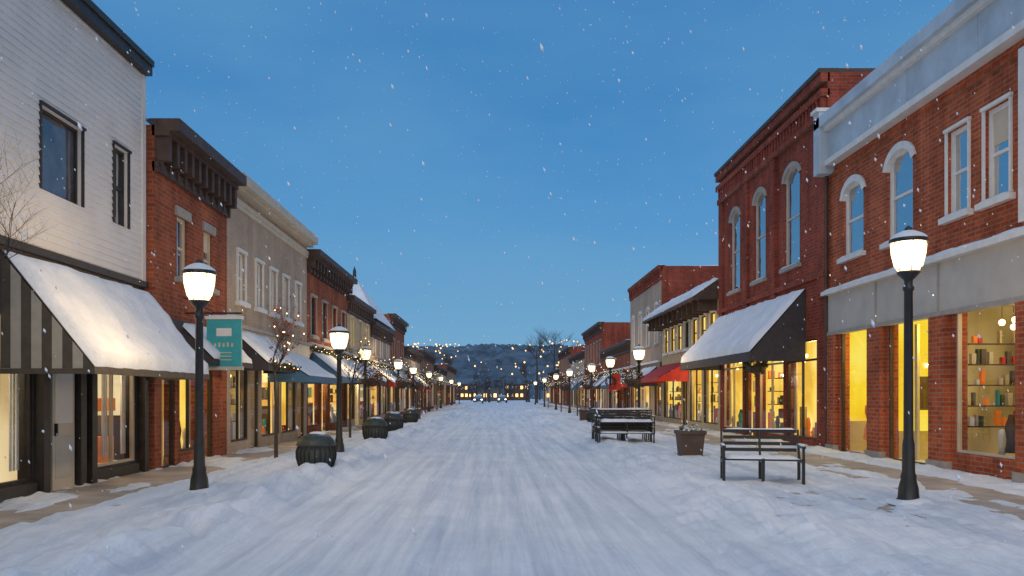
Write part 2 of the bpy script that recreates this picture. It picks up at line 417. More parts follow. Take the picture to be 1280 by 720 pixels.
    def awning(s, u0, u1, vt, vb, proj, k='awn_dark', endk=None, val=.2, th=.1, stripes=None, snow=True):
        mb = s.p('awning'); P = s.P; endk = endk or k
        mb.face([P(u0, vt, .01), P(u1, vt, .01), P(u1, vb, proj), P(u0, vb, proj)], k)
        mb.face([P(u0, vt-.04, .01), P(u1, vt-.04, .01), P(u1, vb-.03, proj-.02), P(u0, vb-.03, proj-.02)], k)
        s.box('awning', u0, u1, vb-val, vb-.001, proj-.02, proj, k)
        for u in (u0, u1):
            if stripes:
                n = 9
                for i in range(n):
                    w0 = .01+(proj-.03)*i/n; w1 = .01+(proj-.03)*(i+1)/n
                    z = lambda w: vt+(vb-vt)*(w/proj)-.02
                    mb.face([P(u, vb-.02, w0), P(u, vb-.02, w1), P(u, z(w1), w1), P(u, z(w0), w0)], stripes[i % 2])
                s.box('awning', u-.02, u+.02, vb-val, vb-.022, 0, proj-.021, endk)
            else:
                mb.face([P(u, vb-val, .01), P(u, vb-val, proj-.021), P(u, vb-.02, proj-.021), P(u, vt-.02, .01)], endk)
        if snow: snow_patch(s.p('awning_snow'), P(u0+.02, vt+.004, .02), P(u1-.02, vt+.004, .02), P(u1-.02, vb+.004, proj), P(u0+.02, vb+.004, proj), th, int((u1-u0)/.12)+2, 14)
    def garland(s, u0, u1, v, w=.2, seed=1):
        r = random.Random(seed); n = int((u1-u0)/.12)
        for i in range(n):
            u = u0+(u1-u0)*i/n; sag = -.14*abs(math.sin(math.pi*(u-u0)/1.5)); c = s.P(u, v+sag, w)
            leaf_cluster(s.p('garland'), c, .09, 9, 'leaf', .05)
            if i % 3 == 0: leaf_cluster(s.p('garland'), c, .09, 3, 'leafred', .045)
            if i % 4 == 0: s.p('garland').lathe(c[0]+s.s*.07, c[1], [(0, c[2]+.02), (.02, c[2]), (0, c[2]-.02)], 'bulb', 5)
    def done(s, snow=True):
        s.shell()
        if snow:
            s.snowslab(s.y0+.02, s.y1-.02, s.H, -s.depth+.1, -.27, .12)
        for n, mb in s.parts.items(): mb.obj(n, s.e)

def snow_patch(mb, a, b, c, d, th, nu, nv, k='snow'):
    a, b, c, d = map(Vector, (a, b, c, d)); nu = min(nu, 140)
    vs = []; fs = []
    nrm = (b-a).cross(d-a).normalized()
    if nrm.z < 0: nrm = -nrm
    for j in range(nv+1):
        for i in range(nu+1):
            u = i/nu; v = j/nv
            p = (a*(1-u)+b*u)*(1-v)+(d*(1-u)+c*u)*v
            L = (b-a).length; Wd = (d-a).length
            ed = min(u*L, (1-u)*L, v*Wd, (1-v)*Wd)
            q = min(1, ed/(th*1.2)+.0); prof = math.sqrt(max(0, 1-(1-q)**2))
            n = noise.fractal(p*1.7, 1, 2, 3)
            t = th*(prof*(.9+.45*n))
            if j == nv: p = p + (d-a).normalized()*(.02*noise.noise(p*5)-.01)
            vs.append(p+nrm*max(t, .003 if ed > 0 else 0))
    for j in range(nv):
        for i in range(nu):
            q = j*(nu+1)+i; fs.append((q, q+1, q+nu+2, q+nu+1))
    mb.addmesh(vs, fs, k, True)

XR = 9.3
# ===== RIGHT 1: orange brick with pale cornice
b = Bld('brick_storefront_building', 'R', XR, 8.5, 22.4, 9.2, 'brick_orange')
W = [(20.25, 21.4, 5.3, 7.2, 1), (17.85, 19.0, 5.25, 7.3, 1), (15.72, 16.46, 5.3, 7.05, 0), (14.45, 15.2, 5.3, 7.05, 0), (12.5, 13.3, 5.3, 7.05, 0), (10.5, 11.3, 5.3, 7.05, 0)]
S = [(19.95, 21.6, .12, 3.36), (17.15, 18.98, .12, 3.36), (14.3, 16.2, .5, 3.36), (10.6, 13.4, .5, 3.36)]
b.facade(-.2, 9.2, 'brick_orange', W+S)
for i, w in enumerate(W): b.window(w, fr='white', trim='white', arch=.42 if w[4] else 0, sill='white', tw=.0 if w[4] else .05, fw=.1, sp=.17, blind=(None, .3, None, .4, .5, None)[i] if not w[4] else None)
b.shop(S[0], 'lit_yellow', True, 0, light=60, lcol=(1, .78, .2), items=False, fr='darkwood')
b.shop(S[1], 'lit_yellow', True, 0, light=60, lcol=(1, .78, .2), items=False, fr='darkbrown')
b.shop(S[2], 'lit_brown', True, 0, light=30, seed=4, items=True, fr='cream', shelves=1)
b.shop(S[3], 'lit_brown', True, 1, light=30, seed=5, items=True, fr='cream', shelves=1)
b.box('inner_door', 17.2, 17.28, .13, 2.5, -.5, -.44, 'white'); b.box('inner_door', 17.95, 18.03, .13, 2.5, -.5, -.44, 'white'); b.box('inner_door', 17.281, 17.949, 2.3, 2.5, -.5, -.44, 'white')
b.box('inner_door', 17.281, 17.949, .13, .9, -.49, -.45, 'white')
b.box('inner_door', 18.5, 18.62, .13, 3.3, -.5, -.44, 'cream')
b.box('inner_wall_picture', 18.98+.09, 18.98+.12, 1.3, 2.1, -1.3, -.7, 'darkbrown'); b.box('inner_wall_picture', 21.6+.09, 21.6+.12, 1.5, 2.2, -1.5, -1.0, 'cream')
b.box('dado', 21.6+.1, 21.6+.13, .1, .95, -1.85, -.3, 'yellowwall'); b.box('dado', 18.98+.08, 18.98+.11, .1, .8, -1.85, -.3, 'yellowwall')
px, py, _ = b.P(20.9, 0, -.55)
b.p('mannequin').lathe(px, py, [(0, 1.72), (.08, 1.68), (.1, 1.58), (.05, 1.46), (.19, 1.38), (.2, 1.2), (.14, 1.0), (.2, .8), (.24, .5), (.1, .45), (.08, .12)], 'orange', 12)
b.box('display_stand', 20.5, 20.7, .12, .75, -.7, -.4, 'cream')
for i in range(9):
    px, py, _ = b.P(14.5+.2*i, 0, -1.0-.1*(i % 3)); z = 2.9-.14*(i % 3)
    b.p('chandelier').lathe(px, py, [(0, z+.05), (.035, z), (0, z-.05)], 'bulb', 8)
    b.p('chandelier').tube((px, py, z+.04), (px, py, 3.4), .006, .006, 'black', 4)
b.box('sign_band', b.y0, b.y1, 3.4, 4.42, -.05, .06, 'greypanel')
for u in (9.6, 13.85, 16.7, 19.45): b.box('sign_band', u-.03, u+.03, 3.42, 4.40, .0, .085, 'stone')
b.box('ledge', b.y0, b.y1, 4.421, 4.52, -.05, .22, 'white'); b.snowslab(b.y0, b.y1, 4.522, .0, .2, .09)
b.box('ledge', b.y0, b.y1, 3.3, 3.399, -.05, .1, 'stone')
for u0, u1 in ((16.35, 17.0), (19.12, 19.82), (21.75, 22.2), (13.55, 14.15)):
    b.box('piers', u0, u1, -.1, 3.298, -.05, .12, 'brick_orange'); b.box('piers', u0-.03, u1+.03, -.1, .3, -.04, .16, 'stone')
b.box('pilaster', 13.75, 14.1, 4.7, 7.75, -.05, .1, 'white')
px, py, _ = b.P(22.3, 0, .1); b.p('downpipe').tube((px, py, .3), (px, py, 7.75), .045, .045, 'darkbrown', 8)
b.box('cornice', b.y0, b.y1, 8.05, 9.02, -.05, .16, 'bluegrey')
b.box('cornice', b.y0, b.y1, 9.021, 9.3, -.3, .42, 'bluegrey'); b.box('cornice', b.y0, b.y1, 8.9, 9.02, .161, .3, 'white')
b.box('cornice', b.y0, b.y1, 7.95, 8.1, -.04, .26, 'white'); b.box('cornice', b.y0, b.y1, 7.7, 7.78, -.04, .05, 'brick_orange')
for u in (10.0, 12.6, 15.2, 17.8, 20.2): b.box('cornice', u-.02, u+.02, 8.13, 8.89, .1, .175, 'bluegrey')
b.box('corner_block', 22.0, 22.38, 7.75, 9.45, -.03, .42, 'bluegrey'); b.box('corner_block', 21.97, 22.386, 9.45, 9.55, -.03, .5, 'white')
b.snowslab(b.y0, 21.9, 9.303, -.28, .4, .06)
b.done()

# ===== RIGHT 2: tall dark brick
b = Bld('tall_brick_building', 'R', XR, 22.4, 33.2, 10.7, 'brick_dark')
W = [(30.5, 31.7, 5.7, 8.8), (27.6, 28.8, 5.7, 8.8), (24.5, 25.8, 5.7, 8.8)]
S = [(23.2, 25.6, .35, 3.3), (25.9, 28.3, .35, 3.3), (28.7, 29.9, .12, 3.3), (30.2, 32.7, .35, 3.3)]
b.facade(-.2, 10.7, 'brick_dark', W+S)
for w in W: b.window(w, fr='greypanel', arch=.4, trim='stone', sill='stone', tw=0, sp=.16)
for i, o in enumerate(S): b.shop(o, 'lit_amber', False, 1 if i != 2 else 0, seed=10+i, light=(60, 60, 0, 40)[i], fr='cream' if i % 2 else 'darkwood', transom=2.7, shelves=(0, 1, 2, 0)[i])
for u in (22.42, 26.45, 29.4, 32.6): b.box('pilasters', u, u+.5, 4.4, 9.5, -.05, .1, 'brick_dark')
b.box('corbels', b.y0, b.y1, 9.5, 9.7, -.05, .14, 'brick_dark'); b.box('corbels', b.y0, b.y1, 10.05, 10.25, -.05, .2, 'brick_dark')
for i in range(40):
    u = 22.5+i*.265; b.box('corbels', u, u+.13, 9.702, 10.048, -.05, .15, 'brick_dark')
b.box('coping', b.y0, b.y1, 10.7, 10.82, -.3, .26, 'darkbrown'); b.box('coping', b.y0, b.y0+.3, 10.7, 10.815, -13, -.301, 'darkbrown')
b.box('corbels', b.y0, b.y1, 10.45, 10.698, -.05, .2, 'brick_dark')
b.box('string_course', b.y0, b.y1, 5.0, 5.15, -.05, .125, 'brick_dark')
b.awning(24.0, 33.0, 4.85, 2.95, 1.7, 'awn_dark', 'awn_dark', .28, .14)
b.done()

def basket(name, x, y, z, r=.3, top=None, parent=None, red=True):
    e = empty(name) if not parent else parent
    mb = MB(); mb.lathe(x, y, [(0, z-r*.8), (r*.5, z-r*.65), (r*.85, z-.1), (r*.95, z), (0, z+.03)], 'darkbrown', 14)
    mb.obj('basket_bowl', e)
    mb = MB(); leaf_cluster(mb, (x, y, z+.05), r*1.15, 260, 'leaf', .06, .7)
    if red: leaf_cluster(mb, (x, y, z+.08), r*1.15, 110, 'leafred', .05, .7)
    leaf_cluster(mb, (x, y, z+.18), r*.9, 50, 'snow', .05, .3)
    mb.obj('basket_foliage', e)
    mb = MB()
    for i in range(3):
        t = i*2.1; mb.tube((x+r*.9*math.cos(t), y+r*.9*math.sin(t), z), (x, y, top or z+.6), .008, .008, 'black', 4)
    mb.obj('basket_chain', e)
basket('hanging_basket', 8.0, 24.6, 2.55, .33, 3.3, red=False)

# ===== generic street building
def generic(name, side, X, y0, y1, H, wall, trim='stone', seed=0, sw=None, awn=None, ck='darkbrown', win=None, nwin=None, lit='lit_warm', proj=.35, wv=None, arch=0, litup=False, glass='glass', light=55):
    r = random.Random(seed); b = Bld(name, side, X, y0, y1, H, wall, sidewall=sw)
    L = b.y1-b.y0; n = nwin or max(2, int(L/2.0)); W = []
    wv = wv or ((3.9, 5.4) if H < 7.6 else (4.4, 6.5))
    if H > 5.6:
        for i in range(n):
            c = b.y0+L*(i+.5)/n; W.append((c-.42, c+.42, wv[0], wv[1]))
    S = []; m = max(2, int(L/2.9))
    for i in range(m):
        c0 = b.y0+L*i/m+.15; c1 = b.y0+L*(i+1)/m-.15
        if r.random() < .3: S.append((c0, c0+(c1-c0)*.58, .45, 2.9)); S.append((c0+(c1-c0)*.64, c1, .1, 2.7))
        else: S.append((c0, c1, .4, 2.95))
    b.facade(-.2, H, wall, W+S)
    for w in W: b.window(w, fr=trim if trim != 'stone' else 'darkwood', glass='lit_pale' if ((litup or y0 > 50) and r.random() < (.8 if litup else .25)) else glass, arch=arch, trim=trim, sill='stone', tw=.07)
    for i, o in enumerate(S): b.shop(o, lit if r.random() < .75 else 'lit_pale', False, r.choice((0, 1, 1)), seed=seed*10+i, fr=r.choice(['darkwood', 'white', 'darkbrown']), transom=2.4 if r.random() < .5 else 0, light=light if (i == len(S)//2 and y0 < 50) else 0, items=y0 < 75)
    b.box('fascia', b.y0, b.y1, 3.05, 3.5, -.05, .08, r.choice(['darkbrown', 'greypanel', trim]))
    b.box('fascia', b.y0, b.y1, 3.502, 3.58, -.05, .18, trim); b.snowslab(b.y0, b.y1, 3.582, 0, .17, .05)
    if r.random() < .6: b.garland(b.y0+.3, b.y1-.3, 3.45, .2, seed)
    b.cornice(H, proj, ck)
    if awn:
        for (a0, a1, k) in awn: b.awning(a0, a1, 3.3, 2.35, 1.2, k, th=.09)
    b.done(); return b

# ===== RIGHT 3
b = Bld('pale_shop_building', 'R', XR, 33.2, 44.9, 6.1, 'yellowwall')
W = [(33.8+i*1.55, 34.75+i*1.55, 3.9, 5.2) for i in range(7)]
S = [(33.5, 35.9, .4, 2.9), (36.2, 38.5, .4, 2.9), (38.9, 39.9, .1, 2.8), (40.2, 44.4, .4, 2.9)]
b.facade(-.2, 6.1, 'yellowwall', W+S)
for i, w in enumerate(W): b.window(w, fr='darkwood', glass='lit_amber' if i != 3 else 'glass', trim='white', sill='white', vm=True)
for i, o in enumerate(S): b.shop(o, 'lit_amber', False, 1, seed=60+i, light=(0, 60, 0, 0)[i])
b.awning(33.3, 44.8, 6.5, 5.75, 1.1, 'darkbrown', val=.12, th=.16)
for i in range(12): b.box('brackets', 33.6+i, 33.72+i, 5.2, 5.74, 0, .8, 'darkbrown')
b.awning(38.6, 44.4, 3.3, 2.5, 1.5, 'red', val=.2, th=.0, snow=False)
b.garland(33.4, 38.4, 3.4, .15, 5)
b.done()
generic('brick_corner_building', 'R', XR, 44.95, 55.4, 8.9, 'brick_beige', 'white', 3, sw='brick_dark', nwin=4, awn=[(46, 50, 'awn_dark'), (51, 54.5, 'red')], wv=(4.6, 6.9), arch=.2, ck='brick_dark', proj=.2)
generic('low_shop_building', 'R', XR, 55.4, 70, 5.4, 'brick_brown', 'white', 4, awn=[(57, 62, 'blue'), (64, 68, 'awn_dark')])
generic('brick_storefront_building', 'R', XR, 70, 84, 8.0, 'brick_dark', 'stone', 5, awn=[(72, 77, 'red')])
generic('beige_storefront_building', 'R', XR, 84, 100, 6.2, 'brick_beige', 'white', 6, awn=[(86, 92, 'blue')])
generic('brick_storefront_building', 'R', XR, 100, 118, 7.6, 'brick_dark', 'stone', 7)
generic('low_shop_building', 'R', XR, 118, 140, 5.4, 'brick_brown', 'stone', 8)

# ===== LEFT 1: white clapboard
XL = -7.2
b = Bld('white_clapboard_building', 'L', XL, 4.0, 16.36, 8.35, 'siding')
W = [(12.62, 13.88, 4.92, 6.25), (15.02, 15.62, 4.9, 6.38), (9.6, 10.8, 4.92, 6.25)]
S = [(11.2, 12.45, .32, 2.9), (14.2, 16.0, .35, 2.9), (7.5, 10.6, .35, 2.9)]
b.facade(3.9, 8.35, 'siding', W, lap=.125)
b.facade(-.2, 3.898, 'darkwood', S)
for i, w in enumerate(W): b.window(w, fr='darkwood', glass='glass_dim' if i == 0 else 'glass', trim='darkwood', sill=None, tw=.035, split=i == 1, fw=.045)
b.shop(S[0], 'lit_pale', True, 0, light=40, lcol=(1, .85, .6), seed=21, fr='darkwood', items=False)
b.shop(S[1], 'lit_pale', True, 1, light=55, lcol=(1, .82, .55), seed=22, fr='cream', items=True, shelves=2)
b.shop(S[2], 'lit_pale', True, 1, seed=23, fr='darkwood')
for x in (14.6, 15.25, 15.75): b.box('lampshades', x-.12, x+.12, 1.35, 1.6, -.6, -.35, 'orange')
b.box('red_chair', 14.5, 15.0, .36, 1.0, -.7, -.3, 'red'); b.box('red_chair', 15.3, 15.7, .36, .85, -.6, -.3, 'orange')
b.box('red_chair', 11.5, 11.9, .36, .9, -.7, -.3, 'red'); b.box('picture', 12.45+.1, 12.45+.13, 1.5, 2.2, -1.2, -.6, 'darkbrown')
for (a, c2) in ((14.26, 14.42), (15.02, 15.2), (15.78, 15.94), (11.27, 11.5), (12.15, 12.38)):
    n = 5
    for i in range(n): b.box('curtains', a+(c2-a)*i/n+.004, a+(c2-a)*(i+1)/n-.004, .5, 2.8, -.2-(i % 2)*.03, -.18-(i % 2)*.03, 'white')
b.box('door_panel', 12.88, 13.55, .1, 2.9, -.02, .06, 'cream'); b.box('door_panel', 12.95, 13.48, 1.2, 2.6, .03, .068, 'siding'); b.box('door_panel', 12.95, 13.48, .3, 1.0, .03, .066, 'greypanel')
b.box('door_handle', 12.93, 12.96, 1.0, 1.2, .06, .11, 'black')
for u in (12.5, 13.62, 14.0, 16.1): b.box('posts', u, u+.18, 0, 3.2, .0, .14, 'darkwood')
b.box('kick_panel', 14.2, 16.0, -.1, .3, -.05, .07, 'darkwood'); b.box('kick_panel', 11.2, 12.45, -.1, .3, -.05, .07, 'darkwood')
b.box('corner_board', 16.2, 16.345, 3.97, 8.16, -.02, .05, 'siding')
b.box('eave', b.y0, b.y1, 8.35, 8.47, -13.9, .22, 'darkwood'); b.box('eave', b.y0, b.y1, 8.17, 8.348, -.02, .18, 'darkwood')
b.box('belt', b.y0, b.y1, 3.84, 3.96, -.03, .1, 'darkwood')
b.awning(11.6, 16.25, 3.78, 2.07, 1.38, 'awn_brown', 'awn_brown', .1, .13, stripes=('awn_brown', 'awn_cream'))
b.done(False)

# ===== LEFT 2: brick w/ heavy bracketed cornice
X2 = -7.0
b = Bld('brick_storefront_building', 'L', X2, 16.38, 20.8, 7.2, 'brick_brown')
W = [(17.55, 18.15, 4.25, 5.6), (19.15, 19.75, 4.25, 5.6)]
S = [(16.75, 17.45, .1, 2.9), (17.7, 18.95, .4, 2.9), (19.1, 19.75, .1, 2.7)]
b.facade(-.2, 7.2, 'brick_brown', W+S)
for i, w in enumerate(W): b.window(w, fr='cream', trim=None, head='stone', sill='stone', tw=.05, blind=.35 if i else None)
b.shop(S[0], 'lit_brown', False, 0, seed=31, items=False); b.shop(S[1], 'lit_warm', False, 1, seed=32, light=45); b.shop(S[2], 'lit_amber', False, 0, seed=33, items=False)
b.cornice(7.28, .52, 'darkbrown', fr=.7, gap=.42, th=.2)
b.box('frieze', b.y0, b.y1, 6.25, 6.34, -.04, .1, 'darkbrown'); b.box('fascia', b.y0, b.y1, 3.0, 3.3, -.04, .1, 'darkbrown')
b.awning(17.6, 20.4, 3.25, 2.45, .8, 'awn_dark', th=.1, val=.12)
b.done()

# ===== LEFT 3: beige
b = Bld('beige_storefront_building', 'L', X2, 20.8, 29.6, 7.4, 'brick_beige')
W = [(u-.33, u+.33, 4.2, 5.55) for u in (21.95, 23.6, 25.1, 26.6, 28.2)]
S = [(21.1, 22.6, .4, 2.8), (22.8, 23.6, .1, 2.7), (23.9, 25.9, .4, 2.8), (26.1, 28.0, .4, 2.8), (28.2, 29.2, .1, 2.7)]
b.facade(-.2, 7.4, 'brick_beige', W+S)
for w in W: b.window(w, fr='white', trim='white', sill='white', tw=.07)
for i, o in enumerate(S): b.shop(o, ['lit_brown', 'lit_pale', 'lit_warm', 'lit_amber', 'lit_warm'][i], False, 1 if i in (0, 2, 3) else 0, seed=40+i, light=55 if i in (2,) else 0, fr='darkwood')
b.box('fascia', b.y0, b.y1, 3.0, 3.45, -.05, .1, 'greypanel'); b.box('fascia', b.y0, b.y1, 3.452, 3.55, -.05, .2, 'stone')
b.cornice(7.42, .42, 'cream', fr=.35, gap=.6, th=.22, dent=False)
b.box('frieze', b.y0, b.y1, 6.7, 6.95, -.05, .05, 'cream')
b.awning(21.1, 24.0, 3.4, 2.5, 1.0, 'awn_dark', th=.1); b.awning(24.6, 28.9, 3.05, 2.25, 1.25, 'blue', th=.06)
b.garland(21.2, 24.0, 2.55, 1.08, 3)
b.done()
generic('brick_storefront_building', 'L', X2, 29.6, 37.6, 7.0, 'brick_brown', 'stone', 13, nwin=4, awn=[(30.2, 33.5, 'blue'), (34.2, 37, 'awn_dark')], proj=.5)
generic('beige_storefront_building', 'L', X2, 37.6, 44.5, 6.3, 'yellowwall', 'cream', 14, nwin=3, awn=[(38, 43, 'awn_dark')], litup=True)
g = generic('pyramid_roof_building', 'L', X2, 44.5, 53, 5.7, 'brick_beige', 'white', 15, nwin=3, awn=[(45, 49, 'red')])
mb = MB(); x0, x1, y0, y1, z = X2+.35, X2-8, 44.5, 53, 5.9
ap = ((x0+x1)/2+2.2, (y0+y1)/2, 8.9)
for q in (((x0, y0, z), (x0, y1, z)), ((x0, y1, z), (x1, y1, z)), ((x1, y1, z), (x1, y0, z)), ((x1, y0, z), (x0, y0, z))): mb.face([q[0], q[1], ap], 'snow')
mb.lathe(ap[0], ap[1], [(.12, 8.7), (.1, 9.2), (0, 9.5)], 'darkwood', 8)
mb.obj('hipped_roof', g.e)
generic('brick_storefront_building', 'L', X2, 53, 61, 7.0, 'brick_brown', 'stone', 16, awn=[(54, 58, 'blue')])
generic('low_shop_building', 'L', X2, 61, 74, 5.3, 'brick_beige', 'white', 17, awn=[(63, 70, 'red')])
generic('brick_storefront_building', 'L', X2, 74, 90, 5.8, 'brick_dark', 'stone', 18)
generic('low_shop_building', 'L', X2, 90, 112, 5.0, 'yellowwall', 'white', 19)
generic('brick_storefront_building', 'L', X2, 112, 138, 5.9, 'brick_dark', 'stone', 20)

# ------------------------------------------------------------ ground
def ss(a, b, x):
    t = min(1, max(0, (x-a)/(b-a))); return t*t*(3-2*t)
KL, KR = -3.45, 3.6
rf = random.Random(5)
steps = []   # footprints
for (sx, sy, ex, ey) in ((-5.6, 8, -4.3, 19), (4.6, 7.5, 6.9, 18), (3.0, 9, 4.9, 13.2), (-4.4, 10, -2.6, 14), (2.2, 7.2, 3.4, 17)):
    n = int(math.hypot(ex-sx, ey-sy)/.62); L = math.hypot(ex-sx, ey-sy); nxn, nyn = -(ey-sy)/L, (ex-sx)/L
    for i in range(n):
        t = i/n; o_ = .11*(1 if i % 2 else -1)+rf.uniform(-.04, .04)
        steps.append((sx+(ex-sx)*t+nxn*o_, sy+(ey-sy)*t+nyn*o_+rf.uniform(-.06, .06)))
def gh(x, y):
    p = Vector((x, y, 0))
    n1 = noise.fractal(p*.35, 1, 2, 3); n2 = noise.fractal(p*2.3, 1, 2.1, 4); n3 = noise.fractal(Vector((x*1.6, y*.10, 3)), 1, 2, 3)
    n4 = noise.fractal(Vector((x*5.5, y*.5, 11)), 1, 2, 3)
    h = .02*n1 + .013*n2 + .032*n3 + .014*n4
    wx = .16*noise.noise(Vector((0, y*.08, 1)))
    for c in (-2.15, -.7, .85, 2.3):
        h -= .034*math.exp(-((x-c-wx)/.13)**2)*(.65+.7*noise.noise(Vector((c, y*.25, 2))))
        h += .014*math.exp(-((abs(x-c-wx)-.26)/.09)**2)
    wob = .35*noise.noise(Vector((0, y*.35, 7)))
    l = ss(KL+.7+wob, KL-.3+wob, x); r = ss(KR-1.1+wob, KR+.3+wob, x)
    lump = max(0, .55+.9*noise.fractal(p*1.5+Vector((9, 2, 0)), 1, 2, 4))
    h += .15*l + .15*r
    h += .18*lump*math.exp(-((x-(KL-.1+wob))/.5)**2) + .14*lump*math.exp(-((x-(KR-.4+wob))/.75)**2)
    m = max(l, r)
    h += m*.045*noise.fractal(p*3.1, 1, 2, 4)
    cl = ss(-5.4, -5.9, x)*ss(-7.3, -6.9, x) if x < 0 else ss(6.3, 6.9, x)*ss(8.55, 8.2, x)
    mk = ss(-.25, .2, noise.fractal(Vector((x*.8, y*.35, 5)), 1, 2, 4)+.12)
    h -= .085*cl*mk
    if x > 8.2: h += .09*math.exp(-((x-8.75)/.3)**2)*max(0, .6+noise.noise(Vector((3, y*.9, 0)))*1.3)
    if y < 20:
        for (fx, fy) in steps:
            if abs(y-fy) < .3 and abs(x-fx) < .25:
                d2 = ((x-fx)/.07)**2+((y-fy)/.14)**2; h -= .05*math.exp(-d2*d2*.6)
    return h
xs = list(np.arange(-7.6, 9.75, .06)); ys = [5.0]
while ys[-1] < 150: ys.append(ys[-1]*(1.006))
xs = [-3000, -800, -200, -60, -20, -9]+xs+[11, 20, 60, 200, 800, 3000]
ys = [-2000, -500, -100, -20, 0, 3]+ys+[180, 230, 400, 900, 2000, 4000]
vs = []
for y in ys:
    for x in xs:
        inside = -7.7 < x < 9.8 and 2 < y < 151
        vs.append((x, y, gh(x, y) if inside else 0.0))
nx = len(xs); fs = [(j*nx+i, j*nx+i+1, (j+1)*nx+i+1, (j+1)*nx+i) for j in range(len(ys)-1) for i in range(nx-1)]
me = bpy.data.meshes.new('snow_covered_street'); me.from_pydata(vs, [], fs); me.materials.append(M['snow_road'])
me.polygons.foreach_set('use_smooth', [True]*len(fs)); me.update()
o = bpy.data.objects.new('snow_covered_street', me); scene.collection.objects.link(o)
for nm, x0, x1 in (('sidewalk', -7.25, KL-.15), ('sidewalk', KR+.15, 9.35)):
    mb = MB(); y = 4.0
    while y < 140:
        mb.box(x0, x1, y, y+1.485, -.15, .112, 'concrete'); y += 1.5
    ke = x1 if x0 < 0 else x0
    mb.obj(nm)
    mb = MB(); mb.box(ke+(.003 if x0 < 0 else -.15), ke+(.15 if x0 < 0 else -.003), 4, 140, -.15, .108, 'stone'); mb.obj('kerb')

# ------------------------------------------------------------ street lamps
def wreath(mb, x, y, z, r=.24):
    for i in range(26):
        t = 2*math.pi*i/26; leaf_cluster(mb, (x+r*math.cos(t), y, z+r*math.sin(t)), .07, 9, 'leaf', .045)
        if i % 4 == 0: leaf_cluster(mb, (x+r*math.cos(t), y-.05, z+r*math.sin(t)), .04, 5, 'leafred', .03)
    for s in (-1, 1):
        mb.face([(x, y-.09, z-r), (x+s*.15, y-.1, z-r+.09), (x+s*.15, y-.1, z-r-.05)], 'red'); mb.face([(x, y-.088, z-r), (x+s*.03, y-.09, z-r-.3), (x+s*.12, y-.09, z-r-.28)], 'red')
def lamp(x, y, H, power=60, bask=False, flag=None, wr=False):
    e = empty('street_lamp'); z0 = .06
    mb = MB(); n = 16
    mb.lathe(x, y, [(.17, z0), (.17, z0+.12), (.14, z0+.16), (.13, z0+.3), (.1, z0+.42), (.105, z0+.46), (.085, z0+.52), (.08, z0+.9), (.065, z0+1.0), (.058, H-.78), (.075, H-.76), (.075, H-.72), (.055, H-.7), (.06, H-.62), (.12, H-.56), (.15, H-.53), (.15, H-.5), (0, H-.5)], 'black', n)
    mb.lathe(x, y, [(.245, H-.10), (.255, H-.08), (.25, H-.05), (.18, H-.01), (.08, H+.04), (.05, H+.07), (.055, H+.1), (0, H+.15)], 'black', n)
    for i in range(6):
        t = i*math.pi/3+.3; mb.tube((x+.152*math.cos(t), y+.152*math.sin(t), H-.5), (x+.24*math.cos(t), y+.24*math.sin(t), H-.09), .007, .007, 'black', 4)
    mb.obj('post', e)
    mb = MB(); mb.lathe(x, y, [(.13, H-.499), (.185, H-.42), (.225, H-.25), (.235, H-.13), (.23, H-.101)], 'lantern', 20); mb.obj('lantern_glass', e)
    mb = MB(); mb.lathe(x, y, [(.24, H-.045), (.235, H-.015), (.17, H+.03), (.08, H+.07), (0, H+.085)], 'snow', 16)
    snow_patch(mb, (x-.26, y-.26, z0+.07), (x+.26, y-.26, z0+.07), (x+.26, y+.26, z0+.07), (x-.26, y+.26, z0+.07), .09, 10, 10); mb.obj('snow_cap', e)
    if power: point('lamp_light', (x, y, H-.3), power, (1, .70, .36), .09, e)
    if bask:
        basket('hb', x+(.3 if x < 0 else -.3), y-.15, H-1.3, .4, H-.7, e)
        mb = MB(); mb.tube((x, y, H-.78), (x+(.33 if x < 0 else -.33), y-.15, H-.7), .015, .015, 'black', 5); mb.obj('arm', e)
    if wr: mb = MB(); wreath(mb, x, y-.1, H-1.25); mb.obj('wreath', e)
    if flag:
        mb = MB(); s = -1 if x < 0 else 1
        mb.box(x+s*.07, x+s*.55, y-.006, y+.006, H-1.7, H-.85, flag); mb.tube((x, y, H-.84), (x+s*.58, y, H-.84), .012, .012, 'black', 5); mb.obj('banner', e)
lamp(5.8, 11.25, 3.9, 420); lamp(-4.58, 12.35, 3.62, 380); lamp(-3.98, 20.3, 3.32, 320)
for i, (x, y) in enumerate([(-5.4, 33), (-5.5, 45), (-5.7, 55), (-5.7, 68), (-5.8, 84), (-5.8, 104), (-5.8, 126)]): lamp(x, y, 3.6, (320, 320, 0, 450, 0, 0, 0)[i], i in (0, 1, 2), None, i in (3, 4))
for i, (x, y) in enumerate([(5.9, 33), (6.0, 42), (6.1, 51), (5.7, 62), (5.7, 76), (5.7, 94), (5.8, 118)]): lamp(x, y, 3.6, (320, 0, 350, 0, 450, 0, 0)[i], i in (0, 2, 3), 'red' if i == 1 else None, i in (1, 4, 5))

